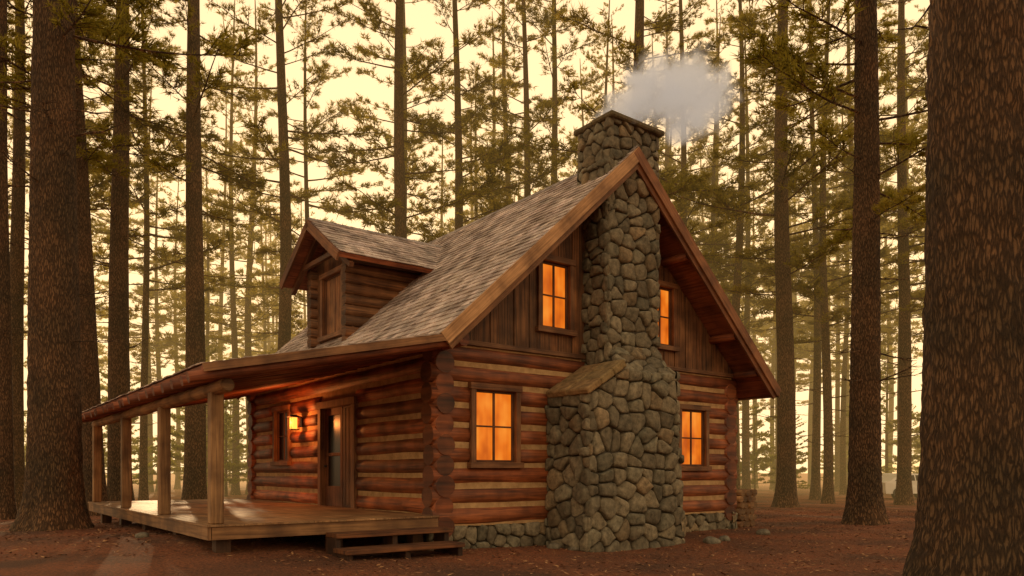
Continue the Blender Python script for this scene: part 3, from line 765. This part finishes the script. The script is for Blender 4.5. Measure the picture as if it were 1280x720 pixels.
# ---------------------------------------------------------------- smoke
sm=MB(); sm.box((1.6,16.4,8.75),(5.8,18.3,11.3)); 
m,nt,b,o=newmat('smoke'); nt.nodes.remove(b)
tc=N(nt,'ShaderNodeTexCoord'); ns=N(nt,'ShaderNodeTexNoise'); ns.inputs['Scale'].default_value=1.5; ns.inputs['Detail'].default_value=4; ns.inputs['Roughness'].default_value=.55
nt.links.new(tc.outputs['Object'],ns.inputs['Vector'])
vm=N(nt,'ShaderNodeVectorMath',operation='MULTIPLY_ADD'); vm.inputs[1].default_value=(1.6,1.6,1.6)
nt.links.new(ns.outputs['Color'],vm.inputs[0])
off=N(nt,'ShaderNodeVectorMath',operation='SUBTRACT'); off.inputs[1].default_value=(.8,.8,.8); nt.links.new(tc.outputs['Object'],off.inputs[0])
nt.links.new(off.outputs[0],vm.inputs[2])
prev=None
for (cx_,cy_,cz_,rr) in ((2.25,17.2,9.15,.40),(2.6,17.25,9.5,.58),(3.1,17.3,9.85,.78),(3.8,17.35,9.95,.98),(4.5,17.4,9.85,.8),(4.15,17.4,9.3,.72)):
    dn=N(nt,'ShaderNodeVectorMath',operation='DISTANCE'); dn.inputs[1].default_value=(cx_,cy_,cz_); nt.links.new(vm.outputs[0],dn.inputs[0])
    q=N(nt,'ShaderNodeMath',operation='MULTIPLY_ADD'); q.inputs[1].default_value=-1/rr; q.inputs[2].default_value=1; nt.links.new(dn.outputs['Value'],q.inputs[0])
    if prev is None: prev=q.outputs[0]
    else:
        mxm=N(nt,'ShaderNodeMath',operation='MAXIMUM'); nt.links.new(prev,mxm.inputs[0]); nt.links.new(q.outputs[0],mxm.inputs[1]); prev=mxm.outputs[0]
n3=N(nt,'ShaderNodeTexNoise'); n3.inputs['Scale'].default_value=3.0; n3.inputs['Detail'].default_value=5; n3.inputs['Roughness'].default_value=.65
nt.links.new(vm.outputs[0],n3.inputs['Vector'])
a1=N(nt,'ShaderNodeMath',operation='MULTIPLY_ADD'); a1.inputs[1].default_value=2.0; nt.links.new(n3.outputs[0],a1.inputs[0]); nt.links.new(prev,a1.inputs[2])
a2=N(nt,'ShaderNodeMapRange'); a2.inputs['From Min'].default_value=1.05; a2.inputs['From Max'].default_value=2.0; a2.inputs['To Min'].default_value=0; a2.inputs['To Max'].default_value=5.5
nt.links.new(a1.outputs[0],a2.inputs['Value'])
gt=N(nt,'ShaderNodeMapRange'); gt.inputs['From Min'].default_value=0.0; gt.inputs['From Max'].default_value=.25; nt.links.new(prev,gt.inputs['Value'])
a3=N(nt,'ShaderNodeMath',operation='MULTIPLY'); nt.links.new(a2.outputs[0],a3.inputs[0]); nt.links.new(gt.outputs[0],a3.inputs[1])
pv=N(nt,'ShaderNodeVolumePrincipled'); pv.inputs['Color'].default_value=(.97,.95,.93,1); pv.inputs['Anisotropy'].default_value=.2
es=N(nt,'ShaderNodeMath',operation='MULTIPLY'); es.inputs[1].default_value=.24; nt.links.new(a3.outputs[0],es.inputs[0])
pv.inputs['Emission Color'].default_value=(1,.86,.74,1); nt.links.new(es.outputs[0],pv.inputs['Emission Strength'])  # smoke emits a warm glow standing in for multiply scattered light
nt.links.new(a3.outputs[0],pv.inputs['Density']); nt.links.new(pv.outputs[0],o.inputs['Volume'])
sm.obj('chimney_smoke',m)

# self-glowing volume adding golden haze light between the far trunks (homogeneous)
haze_glow=MB(); haze_glow.box((-110,28,-1.2),(110,100,34))
m,nt,b,o=newmat('haze_glow'); nt.nodes.remove(b)
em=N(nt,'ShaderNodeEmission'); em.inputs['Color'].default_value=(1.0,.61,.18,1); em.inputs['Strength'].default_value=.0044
nt.links.new(em.outputs[0],o.inputs['Volume']); haze_glow.obj('haze_glow',m)

# ---------------------------------------------------------------- light
SE,SR=math.radians(11),math.radians(-24)
w=bpy.data.worlds.new('World'); S.world=w; w.use_nodes=True; nt=w.node_tree
bg=nt.nodes['Background']; sky=N(nt,'ShaderNodeTexSky'); sky.sky_type='NISHITA'; sky.sun_disc=False; sky.sun_elevation=SE; sky.sun_rotation=SR
sky.dust_density=2.5; sky.air_density=1.0
hs=N(nt,'ShaderNodeHueSaturation'); hs.inputs['Saturation'].default_value=.5; nt.links.new(sky.outputs[0],hs.inputs['Color'])
v1=N(nt,'ShaderNodeVectorMath',operation='MULTIPLY'); v1.inputs[1].default_value=(4.2,2.95,1.7); nt.links.new(hs.outputs[0],v1.inputs[0])
v2=N(nt,'ShaderNodeVectorMath',operation='MINIMUM'); v2.inputs[1].default_value=(8.8,6.1,3.4); nt.links.new(v1.outputs[0],v2.inputs[0])
nt.links.new(v2.outputs[0],bg.inputs['Color']); bg.inputs['Strength'].default_value=.15
sd=bpy.data.lights.new('sun','SUN'); sd.energy=2; sd.angle=math.radians(.5); sd.color=(1,.66,.34)
so=bpy.data.objects.new('sun',sd); COL.objects.link(so)
sdir=Vector((math.sin(SR)*math.cos(SE),math.cos(SR)*math.cos(SE),math.sin(SE)))
so.rotation_euler=sdir.to_track_quat('Z','Y').to_euler()
# ---------------------------------------------------------------- camera
cd=bpy.data.cameras.new('camera'); cam=bpy.data.objects.new('camera',cd); COL.objects.link(cam)
cam.location=(0,0,1.1); cam.rotation_euler=(math.radians(90),0,0); cd.sensor_width=36; cd.lens=937/1280*36; cd.shift_y=230/1280; cd.clip_end=3000
S.camera=cam
S.view_settings.view_transform='Standard'; S.view_settings.look='None'; S.view_settings.exposure=0
